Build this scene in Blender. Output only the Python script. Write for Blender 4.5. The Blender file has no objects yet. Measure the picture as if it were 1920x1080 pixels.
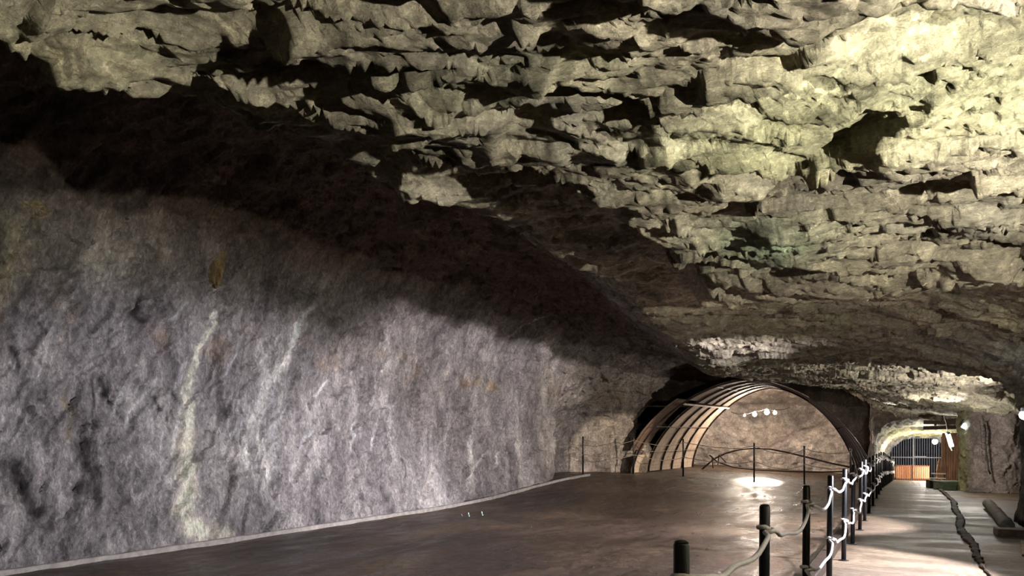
import bpy, bmesh, math, random
import numpy as np
from mathutils import Vector, Matrix

# ------------------------------------------------------------------ camera, world, light, exposure
# world axes: +y runs along the gallery, x is across it, z up; the camera stands on the path
S = bpy.context.scene
C = S.collection
TH = math.atan(0.53); CT, ST = math.cos(TH), math.sin(TH)
EYE, FPX, HOR = 1.45, 1400.0, 825.0
cam_d = bpy.data.cameras.new('camera'); cam = bpy.data.objects.new('camera', cam_d); C.objects.link(cam)
cam.location = (0, 0, EYE); cam.rotation_euler = (math.pi/2, 0, TH)
cam_d.sensor_width = 36; cam_d.lens = FPX/1920*36; cam_d.shift_y = (HOR-540)/1920
cam_d.clip_start = 0.05; cam_d.clip_end = 200
S.camera = cam
S.view_settings.view_transform = 'Standard'; S.view_settings.look = 'None'
S.view_settings.gamma = 1; S.view_settings.use_curve_mapping = False
S.view_settings.exposure = 0.0
w = bpy.data.worlds.new('world'); S.world = w; w.use_nodes = True
w.node_tree.nodes['Background'].inputs[0].default_value = (1, .88, .68, 1)
w.node_tree.nodes['Background'].inputs[1].default_value = 0.07

def at(px, py, Y):
    """point seen at pixel (px,py) at depth Y in front of the camera"""
    u = (px-960)/FPX
    return Vector((Y*(-ST+u*CT), Y*(CT+u*ST), EYE-(py-HOR)/FPX*Y))

def light(kind, loc, energy, col, size=.1, target=None, angle=60, blend=.3):
    d = bpy.data.lights.new('lamp_light', kind); o = bpy.data.objects.new('lamp_light', d); C.objects.link(o)
    o.location = loc; d.energy = energy; d.color = col
    if kind == 'AREA':
        d.size = size
    else:
        d.shadow_soft_size = size
    if kind == 'SPOT':
        d.spot_size = math.radians(angle); d.spot_blend = blend
    if target is not None:
        o.rotation_euler = (Vector(target)-Vector(loc)).to_track_quat('-Z', 'Y').to_euler()
    return o
COLD = (.90, .88, .96); WARM = (1, .74, .46); FLOOD = (1, .95, .78); NEUT = (1, .94, .84)
# flood lamp right of the camera, thrown up along the near roof
light('SPOT', (2.15, 3.2, 1.9), 940, FLOOD, .035, (1.3, 4.6, 4.18), 120, .12)
light('SPOT', (2.3, 1.5, 1.9), 1100, FLOOD, .03, (-2.0, 2.2, 4.8), 62, .25)  # second flood added to light the near left roof
# white lamps on the right rock face, thrown on the long left wall
light('SPOT', (1.85, 9.5, 2.25), 5200, COLD, .10, (-9.3, 8.2, -4.2), 78, .28)
light('SPOT', (1.5, 13.4, 2.3), 3800, (.98, .92, .96), .12, (-9.3, 15.7, -1.9), 77, .3)
light('SPOT', (1.0, 17.2, 2.0), 5200, (1, .84, .66), .1, (-8.7, 24.2, 1.0), 14, .35)  # unseen warm spot added for the rock face left of the arch
light('SPOT', (2.1, 18.7, 2.35), 800, NEUT, .03, (-1.4, 20.6, 3.7), 110, .4)  # unseen lamp behind the right rock, aimed at the roof ledge
light('SPOT', (1.9, 5.4, 2.4), 130, NEUT, .1, (-.7, 4.2, .6), 60, .5)  # unseen fill added for the near posts and ropes
light('POINT', at(1917, 778, 11.0), 45, (.72, .80, 1.0), .05)
# lamps low on the far right throwing light up under the roof
light('SPOT', (1.2, 23.4, 1.9), 260, NEUT, .04, (-1.2, 21.3, 3.9), 110, .5)
light('POINT', (1.45, 22.6, 1.5), 110, NEUT, .06)
light('SPOT', (-0.4, 27.5, 2.1), 300, NEUT, .04, (-1.4, 22.0, 3.5), 60, .6)  # unseen lamp over the path, for glints on the roof
# unseen warm fill light over the path
light('SPOT', (1.3, 12.0, 2.3), 70, (1, .84, .64), .2, (.2, 10.5, 0), 120, .6)
# warm lamps strung in the side chamber
LAMPS = [at(1396, 779, 30), at(1415, 777, 30), at(1438, 773, 30), at(1453, 774, 30)]
light('POINT', LAMPS[1]-Vector((0, .25, .1)), 230, (1, .85, .70), .1)
light('SPOT', LAMPS[1]-Vector((0, .3, .12)), 450, (1, .84, .66), .08, at(1425, 965, 17.5), 17, 1)  # soft spot added in place of the lamps' glint on the floor
light('POINT', LAMPS[2]-Vector((0, .25, .1)), 300, (1, .85, .70), .1)
light('SPOT', LAMPS[3]-Vector((0, .3, .12)), 4500, (1, .86, .68), .08, at(1420, 908, 24.2), 15, .8)  # spot added in place of the lamps' bright reflection on the floor

# ------------------------------------------------------------------ noise in numpy
def _h(i, j, k, seed):
    with np.errstate(over='ignore'):
        n = (i.astype(np.uint32)*np.uint32(73856093)) ^ (j.astype(np.uint32)*np.uint32(19349663)) ^ \
            (k.astype(np.uint32)*np.uint32(83492791)) ^ np.uint32((seed*2654435761) & 0xffffffff)
        n = (n ^ (n >> np.uint32(13)))*np.uint32(1274126177)
        n = (n ^ (n >> np.uint32(16)))*np.uint32(2246822519)
        n = n ^ (n >> np.uint32(13))
    return n
def _f(n, m=1):
    with np.errstate(over='ignore'):
        n = (n*np.uint32(m*2+1)) ^ ((n*np.uint32(m*7919+3)) >> np.uint32(11))
    return (n & np.uint32(0xffffff)).astype(np.float32)/np.float32(0xffffff)
def noise(P, seed=0):
    F = np.floor(P); I = F.astype(np.int64); f = (P-F).astype(np.float32); f = f*f*(3-2*f)
    out = 0
    for a in (0, 1):
        for b in (0, 1):
            for c in (0, 1):
                wt = (f[:, 0] if a else 1-f[:, 0])*(f[:, 1] if b else 1-f[:, 1])*(f[:, 2] if c else 1-f[:, 2])
                out = out+wt*_f(_h(I[:, 0]+a, I[:, 1]+b, I[:, 2]+c, seed))
    return out*2-1
def fbm(P, seed=0, octv=4, gain=.5):
    o = 0; a = 1; s = 0
    for k in range(octv):
        o = o+a*noise(P*(2.03**k)+k*17.3, seed+k); s += a; a *= gain
    return o/s
def cells(P, seed, tilt=1.0, hard=75.0):
    """broken facets: every cell is a tilted flat chip with its own height"""
    F = np.floor(P); I = F.astype(np.int64); f = (P-F).astype(np.float32)
    num = np.zeros(len(P), np.float32); den = np.zeros(len(P), np.float32); rn = np.zeros(len(P), np.float32)
    for a in (-1, 0, 1):
        for b in (-1, 0, 1):
            for c in (-1, 0, 1):
                n = _h(I[:, 0]+a, I[:, 1]+b, I[:, 2]+c, seed)
                dx = f[:, 0]-(a+_f(n, 1)); dy = f[:, 1]-(b+_f(n, 2)); dz = f[:, 2]-(c+_f(n, 3))
                wt = np.exp(-hard*(dx*dx+dy*dy+dz*dz))+np.float32(1e-35)
                num += wt*((_f(n, 4)-.5)*1.2+tilt*((_f(n, 5)-.5)*dx+(_f(n, 6)-.5)*dy+(_f(n, 7)-.5)*dz)*2)
                rn += wt*_f(n, 8); den += wt
    return num/den, rn/den, 0
def sm(x, a, b):
    t = np.clip((x-a)/(b-a), 0, 1); return t*t*(3-2*t)

# ------------------------------------------------------------------ materials
def mat(name):
    m = bpy.data.materials.new(name); m.use_nodes = True
    nt = m.node_tree; b = nt.nodes['Principled BSDF']
    return m, nt, b
def N(nt, t, **kw):
    n = nt.nodes.new(t)
    for k, v in kw.items():
        if k in n.inputs: n.inputs[k].default_value = v
        else: setattr(n, k, v)
    return n
def ramp(nt, src, stops):
    r = nt.nodes.new('ShaderNodeValToRGB'); nt.links.new(src, r.inputs[0])
    e = r.color_ramp.elements
    while len(e) < len(stops): e.new(.5)
    for q, (p, c) in zip(e, stops):
        q.position = p; q.color = (*c, 1) if len(c) == 3 else c
    return r.outputs[0]
def mix(nt, a, b, f, mode='MIX'):
    m = nt.nodes.new('ShaderNodeMix'); m.data_type = 'RGBA'; m.blend_type = mode
    for s, i in ((f, 0), (a, 6), (b, 7)):
        if hasattr(s, 'is_output') or isinstance(s, bpy.types.NodeSocket): nt.links.new(s, m.inputs[i])
        else: m.inputs[i].default_value = s if i == 0 else (*s, 1)
    return m.outputs[2]
def coords(nt, scale=(1, 1, 1), rot=(0, 0, 0)):
    g = nt.nodes.new('ShaderNodeNewGeometry'); mp = nt.nodes.new('ShaderNodeMapping')
    mp.inputs['Scale'].default_value = scale; mp.inputs['Rotation'].default_value = rot
    nt.links.new(g.outputs['Position'], mp.inputs[0]); return mp.outputs[0]
def noise_n(nt, vec, scale, detail=8, rough=.6, dist=0):
    n = N(nt, 'ShaderNodeTexNoise', Scale=scale, Detail=detail, Roughness=rough, Distortion=dist)
    nt.links.new(vec, n.inputs['Vector']); return n.outputs['Fac']
def bump(nt, b, layers):
    prev = None
    for h, st, di in layers:
        q = N(nt, 'ShaderNodeBump', Strength=st, Distance=di)
        nt.links.new(h, q.inputs['Height'])
        if prev: nt.links.new(prev, q.inputs['Normal'])
        prev = q.outputs[0]
    nt.links.new(prev, b.inputs['Normal'])
def plain(name, col, rough=.6, metal=0, var=.3, scale=20, bm=.2):
    m, nt, b = mat(name)
    f = noise_n(nt, coords(nt), scale, 6, .65)
    c = ramp(nt, f, [(.3, tuple(x*(1-var) for x in col)), (.7, tuple(min(1, x*(1+var)) for x in col))])
    nt.links.new(c, b.inputs['Base Color']); b.inputs['Roughness'].default_value = rough; b.inputs['Metallic'].default_value = metal
    if bm: bump(nt, b, [(f, bm, .01)])
    return m
def emit(name, col, st):
    m, nt, b = mat(name); b.inputs['Base Color'].default_value = (*col, 1)
    b.inputs['Emission Color'].default_value = (*col, 1); b.inputs['Emission Strength'].default_value = st
    return m
def rock(name, stretch=(1, 1, 1), rot=(0, 0, 0), rough=.8, fine=1.0, dark=.55, spec=.3):
    """vertex colour carries the stone's own colour, nodes add mottling, cracks and grain"""
    m, nt, b = mat(name)
    at_ = nt.nodes.new('ShaderNodeAttribute'); at_.attribute_name = 'Col'
    v = coords(nt, stretch, rot)
    n1 = noise_n(nt, v, 3.2, 10, .68, .6); n2 = noise_n(nt, v, 17, 8, .72, .4); n3 = noise_n(nt, v, 70, 5, .7)
    vo = N(nt, 'ShaderNodeTexVoronoi', Scale=9.0, feature='DISTANCE_TO_EDGE')
    wv = nt.nodes.new('ShaderNodeVectorMath'); wv.operation = 'MULTIPLY_ADD'
    nn = N(nt, 'ShaderNodeTexNoise', Scale=4.0, Detail=6.0); nt.links.new(v, nn.inputs['Vector'])
    nt.links.new(nn.outputs['Color'], wv.inputs[0]); wv.inputs[1].default_value = (.5, .5, .5); nt.links.new(v, wv.inputs[2])
    nt.links.new(wv.outputs[0], vo.inputs['Vector'])
    crack = ramp(nt, vo.outputs['Distance'], [(0, (.35, .35, .35)), (.035, (1, 1, 1))])
    c = mix(nt, at_.outputs['Color'], ramp(nt, n1, [(.3, (dark,)*3), (.52, (1, 1, 1)), (.72, (1.6, 1.58, 1.52))]), .9, 'MULTIPLY')
    c = mix(nt, c, ramp(nt, n2, [(.3, (dark*.9,)*3), (.55, (1.05, 1.05, 1.05)), (.68, (1.8, 1.8, 1.8))]), .85, 'MULTIPLY')
    n0 = noise_n(nt, v, .85, 5, .6, .8); c = mix(nt, c, ramp(nt, n0, [(.34, (.62, .60, .62)), (.52, (1, 1, 1)), (.68, (1.28, 1.27, 1.22))]), .9, 'MULTIPLY')
    c = mix(nt, c, crack, .45, 'MULTIPLY')
    nt.links.new(c, b.inputs['Base Color']); b.inputs['Roughness'].default_value = rough
    b.inputs['Specular IOR Level'].default_value = spec
    bump(nt, b, [(n1, .9*fine, .09), (vo.outputs['Distance'], .5*fine, .03), (n2, 1.0*fine, .028), (n3, .8*fine, .006)])
    return m

M = {}
M['roof'] = rock('roof_rock', (1.0, 1.6, 2.0), (.2, .3, -.35), fine=1.15, dark=.5)
M['wall'] = rock('wall_rock', (1.2, 1.4, .75), (.5, 0, 0), fine=1.0, dark=.40)
M['back'] = rock('back_rock', (1, 1, .8), (0, 0, 0), fine=.9, dark=.6)
M['post'] = plain('post_metal', (.012, .013, .016), .42, .2, .3, 30, .15)
M['rope'] = plain('rope_grey', (.66, .65, .67), .6, 0, .15, 60, .4)
M['rope_old'] = plain('rope_weathered', (.22, .17, .13), .8, 0, .2, 60, .3)
M['steel'] = plain('arch_steel', (.045, .030, .026), .55, .4, .4, 12, .4)
M['steel_pale'] = plain('worn_steel', (.16, .12, .11), .5, .3, .4, 12, .4)
M['timber'] = plain('dark_timber', (.028, .019, .014), .75, 0, .4, 9, .6)
M['kerb'] = plain('kerb_concrete', (.30, .27, .24), .8, 0, .3, 9, .5)
M['green'] = plain('trough_green', (.08, .11, .06), .6, 0, .4, 8, .4)
M['greenrim'] = plain('trough_rim', (.35, .38, .30), .6, 0, .3, 8, .3)
M['housing'] = plain('lamp_housing', (.25, .25, .24), .5, .2, .2, 30, 0)
M['cable'] = plain('cable_black', (.012, .012, .013), .5, 0, .3, 30, 0)
M['rust'] = plain('rusty_bars', (.22, .08, .04), .7, 0, .35, 14, .3)
M['bars'] = plain('gate_bars', (.24, .25, .30), .5, .3, .3, 14, .2)
M['log'] = plain('log_grey', (.20, .18, .16), .8, 0, .4, 8, .8)
M['beam'] = plain('beam_wood', (.19, .15, .11), .8, 0, .35, 6, .6)
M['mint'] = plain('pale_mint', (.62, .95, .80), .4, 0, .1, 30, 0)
M['bulb_warm'] = emit('bulb_warm', (1, .80, .55), 40)
M['bulb_cold'] = emit('bulb_cold', (.82, .90, 1), 30)
def wood_mat(name, c1, c2, stretch, rough=.7):
    m, nt, b = mat(name)
    v = coords(nt, stretch)
    n = noise_n(nt, v, 6, 10, .7, .5); n2 = noise_n(nt, coords(nt), 2.2, 5, .6)
    c = mix(nt, ramp(nt, n, [(.3, c1), (.68, c2)]), ramp(nt, n2, [(.3, (.6, .55, .5)), (.7, (1.15, 1.12, 1.1))]), .8, 'MULTIPLY')
    nt.links.new(c, b.inputs['Base Color']); b.inputs['Roughness'].default_value = rough
    bump(nt, b, [(n, .6, .01)]); return m
M['board'] = wood_mat('lagging_boards', (.40, .30, .22), (.80, .68, .56), (1, 3, .25))
M['board_dark'] = wood_mat('lagging_boards_brown', (.10, .06, .045), (.28, .19, .14), (1, 3, .25))
M['planks'] = wood_mat('brown_planks', (.13, .06, .03), (.48, .27, .15), (3, 3, .25))
M['ochre'] = wood_mat('ochre_flowstone', (.50, .26, .12), (.85, .52, .30), (3, 3, .3))
M['stepwood'] = wood_mat('pale_steps', (.35, .28, .22), (.62, .53, .45), (1, 3, 1))
for k_ in ('timber', 'log', 'beam'): M[k_].node_tree.nodes['Principled BSDF'].inputs['Specular IOR Level'].default_value = .12
# chamber floor: damp red-brown trodden earth with grey tracks
m, nt, b = mat('floor_damp'); v = coords(nt, (.9, .45, 1), (0, 0, -.75))
n4 = noise_n(nt, coords(nt, (1, .35, 1), (0, 0, -.4)), 2.6, 8, .7, .6); n1 = noise_n(nt, v, .55, 8, .62, .8); n2 = noise_n(nt, coords(nt), 7, 10, .7, .5); n3 = noise_n(nt, coords(nt), 45, 6, .7)
c = ramp(nt, n1, [(.28, (.026, .012, .006)), (.48, (.060, .032, .017)), (.6, (.11, .070, .040)), (.76, (.19, .14, .085))])
c = mix(nt, c, ramp(nt, n2, [(.34, (.35, .33, .31)), (.55, (1.1, 1.1, 1.1)), (.7, (2.0, 1.9, 1.8))]), .8, 'MULTIPLY')
c = mix(nt, c, ramp(nt, n4, [(.34, (.36, .32, .28)), (.52, (.85, .83, .80)), (.7, (1.55, 1.45, 1.3))]), .9, 'MULTIPLY')
nt.links.new(c, b.inputs['Base Color'])
nt.links.new(ramp(nt, n4, [(.35, (.22,)*3), (.6, (.55,)*3)]), b.inputs['Roughness'])
b.inputs['Specular IOR Level'].default_value = .5
bump(nt, b, [(n1, .6, .08), (n2, 1.0, .06), (n3, .9, .012)]); M['floor'] = m
# path: worn grey-beige concrete
m, nt, b = mat('path_concrete'); v = coords(nt, (.5, 1.4, 1), (0, 0, .1))
n1 = noise_n(nt, v, .9, 8, .65, .6); n2 = noise_n(nt, coords(nt), 12, 10, .72, .4); n3 = noise_n(nt, coords(nt), 80, 5, .7)
c = ramp(nt, n1, [(.32, (.045, .030, .020)), (.5, (.095, .068, .044)), (.68, (.18, .135, .088))])
c = mix(nt, c, ramp(nt, n2, [(.34, (.45, .45, .45)), (.55, (1.1, 1.1, 1.1)), (.72, (1.9, 1.9, 1.9))]), .7, 'MULTIPLY')
nt.links.new(c, b.inputs['Base Color']); nt.links.new(ramp(nt, n1, [(.35, (.34,)*3), (.6, (.6,)*3)]), b.inputs['Roughness'])
bump(nt, b, [(n1, .6, .05), (n2, .9, .03), (n3, .8, .006)]); M['path'] = m

# ------------------------------------------------------------------ helpers
def grid_obj(name, V, m, col=None, flip=False, smooth=True, parent=None, closed=False):
    """V: (rows, cols, 3)"""
    R_, K_ = V.shape[:2]
    me = bpy.data.meshes.new(name)
    idx = np.arange(R_*K_).reshape(R_, K_)
    if closed: idx = np.concatenate([idx, idx[:, :1]], 1)
    q = np.stack([idx[:-1, :-1], idx[:-1, 1:], idx[1:, 1:], idx[1:, :-1]], -1).reshape(-1, 4)
    if flip: q = q[:, ::-1]
    nq = len(q)
    me.vertices.add(R_*K_); me.vertices.foreach_set('co', V.reshape(-1).astype(np.float32))
    me.loops.add(nq*4); me.loops.foreach_set('vertex_index', q.reshape(-1).astype(np.int32))
    me.polygons.add(nq); me.polygons.foreach_set('loop_start', (np.arange(nq)*4).astype(np.int32))
    me.update(calc_edges=True); me.validate()
    me.polygons.foreach_set('use_smooth', np.full(nq, smooth))
    if col is not None:
        a = me.color_attributes.new('Col', 'FLOAT_COLOR', 'POINT')
        cc = np.ones((R_*K_, 4), np.float32); cc[:, :3] = col.reshape(-1, 3); a.data.foreach_set('color', cc.reshape(-1))
    me.materials.append(m)
    o = bpy.data.objects.new(name, me); C.objects.link(o)
    if parent: o.parent = parent
    return o
def obj(name, bm, m, parent=None, smooth=False):
    me = bpy.data.meshes.new(name); bmesh.ops.recalc_face_normals(bm, faces=bm.faces); bm.to_mesh(me); bm.free()
    if smooth:
        for p in me.polygons: p.use_smooth = True
    me.materials.append(m); o = bpy.data.objects.new(name, me); C.objects.link(o)
    if parent: o.parent = parent
    return o
def tag(o, label=None, cat=None, group=None, kind=None):
    if label: o['label'] = label
    if cat: o['category'] = cat
    if group: o['group'] = group
    if kind: o['kind'] = kind
    return o
def empty(name, loc, rz=0):
    o = bpy.data.objects.new(name, None); C.objects.link(o); o.location = loc; o.rotation_euler = (0, 0, rz); return o
def box(bm, c, size, rot=None, bev=0):
    r = bmesh.ops.create_cube(bm, size=1)
    vs = r['verts']
    for v in vs: v.co = Vector((v.co.x*size[0], v.co.y*size[1], v.co.z*size[2]))
    if bev:
        es = list({e for v in vs for e in v.link_edges})
        g = bmesh.ops.bevel(bm, geom=es, offset=bev, segments=2, affect='EDGES', profile=.6); vs = list({v for f in g['faces'] for v in f.verts} | {v for v in vs if v.is_valid})
    for v in vs:
        co = v.co.copy()
        if rot: co = rot @ co
        v.co = co+Vector(c)
    return vs
def tube(bm, pts, r, seg=8, caps=True):
    pts = [Vector(p) for p in pts]; n = len(pts); rs = r if isinstance(r, (list, tuple)) else [r]*n
    prev = None; ringsv = []
    t0 = (pts[1]-pts[0]).normalized(); up = Vector((0, 0, 1)) if abs(t0.z) < .9 else Vector((1, 0, 0))
    nrm = t0.cross(up).normalized()
    for i, p in enumerate(pts):
        t = (pts[min(i+1, n-1)]-pts[max(i-1, 0)])
        t = t.normalized() if t.length > 1e-9 else t0
        nrm = (nrm-t*nrm.dot(t)); nrm = nrm.normalized() if nrm.length > 1e-6 else t.orthogonal().normalized()
        bn = t.cross(nrm)
        ringsv.append([bm.verts.new(p+(nrm*math.cos(a)+bn*math.sin(a))*rs[i]) for a in (2*math.pi*k/seg for k in range(seg))])
    for a, b_ in zip(ringsv, ringsv[1:]):
        for k in range(seg): bm.faces.new((a[k], a[(k+1) % seg], b_[(k+1) % seg], b_[k]))
    if caps: bm.faces.new(ringsv[0][::-1]); bm.faces.new(ringsv[-1])

# ------------------------------------------------------------------ the rock shell
# cross sections (x,z) keyed by y: left wall foot ... vault ... ridge ... low roof ... right wall foot
KEY = {
 -4.0: [(-8.8,-.4),(-9.2,1.2),(-9.4,2.5),(-9.2,4.0),(-8.6,5.1),(-7.3,5.7),(-5.8,5.6),(-4.4,4.5),(-3.2,3.26),(-2.3,3.34),(-.7,3.25),(1.0,3.22),(2.6,2.7),(3.1,1.4),(3.0,-.4)],
  2.0: [(-8.7,-.4),(-9.2,1.2),(-9.4,2.5),(-9.2,4.0),(-8.6,5.1),(-7.3,5.7),(-5.8,5.6),(-4.4,4.5),(-3.2,3.26),(-2.3,3.34),(-.7,3.25),(1.0,3.22),(2.6,2.7),(3.1,1.4),(3.0,-.4)],
  7.9: [(-8.8,-.4),(-9.2,1.2),(-9.45,2.5),(-9.2,4.0),(-8.5,5.0),(-7.3,5.6),(-5.8,5.5),(-4.2,4.5),(-3.1,3.42),(-2.2,3.40),(-.8,3.22),(1.0,3.15),(2.4,2.6),(2.7,1.4),(2.6,-.4)],
  8.7: [(-8.8,-.4),(-9.2,1.2),(-9.45,2.5),(-9.2,4.0),(-8.5,5.0),(-7.3,5.55),(-5.8,5.4),(-4.3,4.4),(-3.2,3.42),(-2.3,3.44),(-.8,3.42),(.9,3.2),(2.1,2.6),(2.2,1.4),(2.1,-.4)],
 14.0: [(-9.0,-.4),(-9.35,1.2),(-9.5,2.5),(-9.2,3.8),(-8.5,4.7),(-7.3,5.1),(-6.1,4.9),(-4.9,4.1),(-3.6,3.25),(-2.4,3.22),(-.9,3.22),(.8,2.9),(1.75,2.4),(1.85,1.3),(1.75,-.4)],
 16.3: [(-9.1,-.4),(-9.4,1.2),(-9.5,2.4),(-9.2,3.7),(-8.5,4.5),(-7.4,4.9),(-6.2,4.7),(-5.1,4.0),(-3.9,3.2),(-2.6,3.20),(-1.0,3.15),(.8,2.8),(1.7,2.3),(1.85,1.3),(1.7,-.4)],
 17.4: [(-9.15,-.4),(-9.4,1.2),(-9.5,2.4),(-9.2,3.6),(-8.5,4.4),(-7.5,4.75),(-6.3,4.6),(-5.2,3.95),(-4.1,3.12),(-2.7,3.18),(-1.0,3.15),(.9,2.95),(2.8,2.6),(3.5,1.3),(3.4,-.4)],
 20.0: [(-9.3,-.4),(-9.45,1.2),(-9.45,2.3),(-9.1,3.4),(-8.5,4.1),(-7.6,4.45),(-6.6,4.35),(-5.6,3.9),(-4.6,3.3),(-2.9,3.15),(-1.1,3.1),(1.0,3.0),(2.8,2.6),(3.6,1.3),(3.5,-.4)],
 20.7: [(-9.35,-.4),(-9.5,1.2),(-9.45,2.3),(-9.05,3.3),(-8.45,4.0),(-7.6,4.4),(-6.6,4.3),(-5.6,3.9),(-4.6,3.35),(-2.9,3.17),(-1.1,3.1),(1.0,3.0),(2.8,2.6),(3.6,1.3),(3.5,-.4)],
 21.3: [(-10.6,-.4),(-10.7,1.0),(-10.2,2.2),(-9.1,3.2),(-8.4,3.9),(-7.6,4.3),(-6.6,4.25),(-5.6,3.88),(-4.6,3.4),(-2.9,3.18),(-1.1,3.15),(1.0,3.0),(2.8,2.5),(3.6,1.3),(3.5,-.4)],
 23.5: [(-10.6,-.4),(-10.6,1.0),(-10.0,2.2),(-8.8,3.0),(-8.0,3.6),(-7.3,3.95),(-6.4,4.0),(-5.5,3.85),(-4.5,3.5),(-2.8,3.2),(-1.3,3.02),(.9,2.5),(2.8,2.1),(3.6,1.3),(3.5,-.4)],
 24.3: [(-8.9,-.4),(-8.8,1.2),(-8.5,2.1),(-7.9,2.9),(-7.3,3.5),(-6.7,3.95),(-6.0,4.15),(-5.2,4.1),(-4.3,3.8),(-2.7,3.35),(-1.3,3.0),(.9,2.5),(2.8,2.1),(3.6,1.3),(3.5,-.4)],
 24.8: [(-8.3,-.4),(-8.3,1.2),(-8.15,2.1),(-7.7,2.9),(-7.2,3.5),(-6.7,3.95),(-6.1,4.2),(-5.2,4.15),(-4.3,3.9),(-2.7,3.45),(-1.3,3.0),(.9,2.5),(2.8,2.1),(3.6,1.3),(3.5,-.4)],
 25.3: [(-10.6,-.4),(-10.8,1.5),(-10.8,3.0),(-10.4,4.2),(-9.4,5.2),(-8.0,5.8),(-6.0,5.9),(-4.5,5.4),(-3.2,4.6),(-1.9,3.5),(-.9,2.85),(.8,2.45),(2.8,2.1),(3.6,1.3),(3.5,-.5)],
 33.0: [(-10.6,-.6),(-10.8,1.5),(-10.8,3.0),(-10.4,4.2),(-9.4,5.2),(-8.0,5.8),(-6.0,5.9),(-4.5,5.4),(-3.2,4.3),(-1.9,3.1),(-.9,2.6),(.8,2.4),(2.8,2.1),(3.6,1.3),(3.5,-.6)],
 40.0: [(-10.6,-.9),(-10.8,1.5),(-10.8,3.0),(-10.4,4.2),(-9.4,5.2),(-8.0,5.8),(-6.0,5.9),(-4.5,5.4),(-3.2,4.3),(-1.9,3.0),(-.9,2.6),(.8,2.4),(2.8,2.1),(3.6,1.3),(3.5,-.9)],
}
def ysamples():
    ys = list(np.arange(-4, -.6, .2)); y = -.6
    while y < 25.6:
        ys.append(y)
        d = max(1.8, math.hypot(y, 2.5)); st = (.0052 if y < 8.5 or y > 24 else .004)*d
        if 20.5 < y < 25.4: st = .045
        if 7.8 < y < 9.0: st = .022
        y += st
    ys += list(np.linspace(25.65, 41, 90))
    return np.array(ys)
def catmull(P, q):
    """P (...,n,2), q param array -> (...,len(q),2)"""
    n = P.shape[-2]; i = np.clip(np.floor(q).astype(int), 0, n-2); f = (q-i)[:, None]
    g = lambda k: P[..., np.clip(k, 0, n-1), :]
    p0, p1, p2, p3 = g(i-1), g(i), g(i+1), g(i+2)
    return .5*((2*p1)+(-p0+p2)*f+(2*p0-5*p1+4*p2-p3)*f*f+(-p0+3*p1-3*p2+p3)*f*f*f)
def shell(KEYD, ys, dens):
    ks = sorted(KEYD); A = np.array([KEYD[k] for k in ks], float)
    prof = np.empty((len(ys), A.shape[1], 2))
    for r, y in enumerate(ys):
        j = min(max(np.searchsorted(ks, y)-1, 0), len(ks)-2)
        f = min(max((y-ks[j])/(ks[j+1]-ks[j]), 0), 1)
        prof[r] = A[j]*(1-f)+A[j+1]*f
    q = np.concatenate([np.linspace(i, i+1, d, endpoint=False) for i, d in enumerate(dens)]+[[len(dens)]])
    XZ = catmull(prof, q)
    V = np.empty((len(ys), len(q), 3)); V[..., 0] = XZ[..., 0]; V[..., 1] = np.array(ys)[:, None]; V[..., 2] = XZ[..., 1]
    return V, q
def normals(V):
    a = np.gradient(V, axis=0); b_ = np.gradient(V, axis=1)
    n = np.cross(a, b_); n /= np.linalg.norm(n, axis=-1, keepdims=True)+1e-9
    return n
def rot_pts(P, ax, ay, az):
    R_ = np.array((Matrix.Rotation(az, 3, 'Z') @ Matrix.Rotation(ay, 3, 'Y') @ Matrix.Rotation(ax, 3, 'X')))
    return P @ R_.T
def relief(P, seed, sc, amps, rot=(0.3, .45, .5), st=(.62, 1.0, 1.9), warp=.16):
    W = P+warp*np.stack([fbm(P*1.3+k*31, seed+k*5, 4) for k in range(3)], 1)
    Q = rot_pts(W, *rot)*np.array(st)
    d = np.zeros(len(P)); rn = None
    for k, (s, a) in enumerate(zip(sc, amps)):
        v, r, e = cells(Q/s, seed+11*k, 1.1)
        d += a*v
        if k == 1: rn = r
    d += amps[0]*.6*fbm(P*.9, seed+77, 3)
    d += amps[-1]*.9*fbm(Q*9, seed+99, 4, .6)
    return d, rn

ys = ysamples()
dens = [46, 46, 50, 46, 44, 36, 40, 60, 64, 110, 120, 96, 40, 26]
V, q = shell(KEY, ys, dens)
nrm = normals(V)
# make normals point into the cave
cx = np.array([-3.5, 0, 1.2]); sgn = np.sign(((cx[None, None, [0, 2]]-V[..., [0, 2]])*nrm[..., [0, 2]]).sum(-1).mean())
nrm *= sgn
P0 = V.reshape(-1, 3); NR = nrm.reshape(-1, 3); Q = np.broadcast_to(q, V.shape[:2]).reshape(-1)
wr = sm(Q, 6.8, 8.2)                                   # 0 on the wall and vault, 1 on the low roof
dr, rr = relief(P0, 3, (1.2, .52, .24, .11, .05), (.095, .078, .050, .025, .010), rot=(.25, .2, -.35), st=(.50, 1.2, 1.1))
dw, rw = relief(P0, 40, (1.1, .40, .17, .08), (.10, .065, .034, .014), rot=(.55, .1, .1), st=(1, 1.5, .62))
far = sm(P0[:, 1], 9, 16)
d = dr*wr*(1-.1*far)+dw*(1-wr)
d *= 1-.5*sm(Q, 12, 12.6)
P = P0+NR*d[:, None]
P[:, 1] += .10*wr*fbm(P0*2.2, 5, 3)
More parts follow.
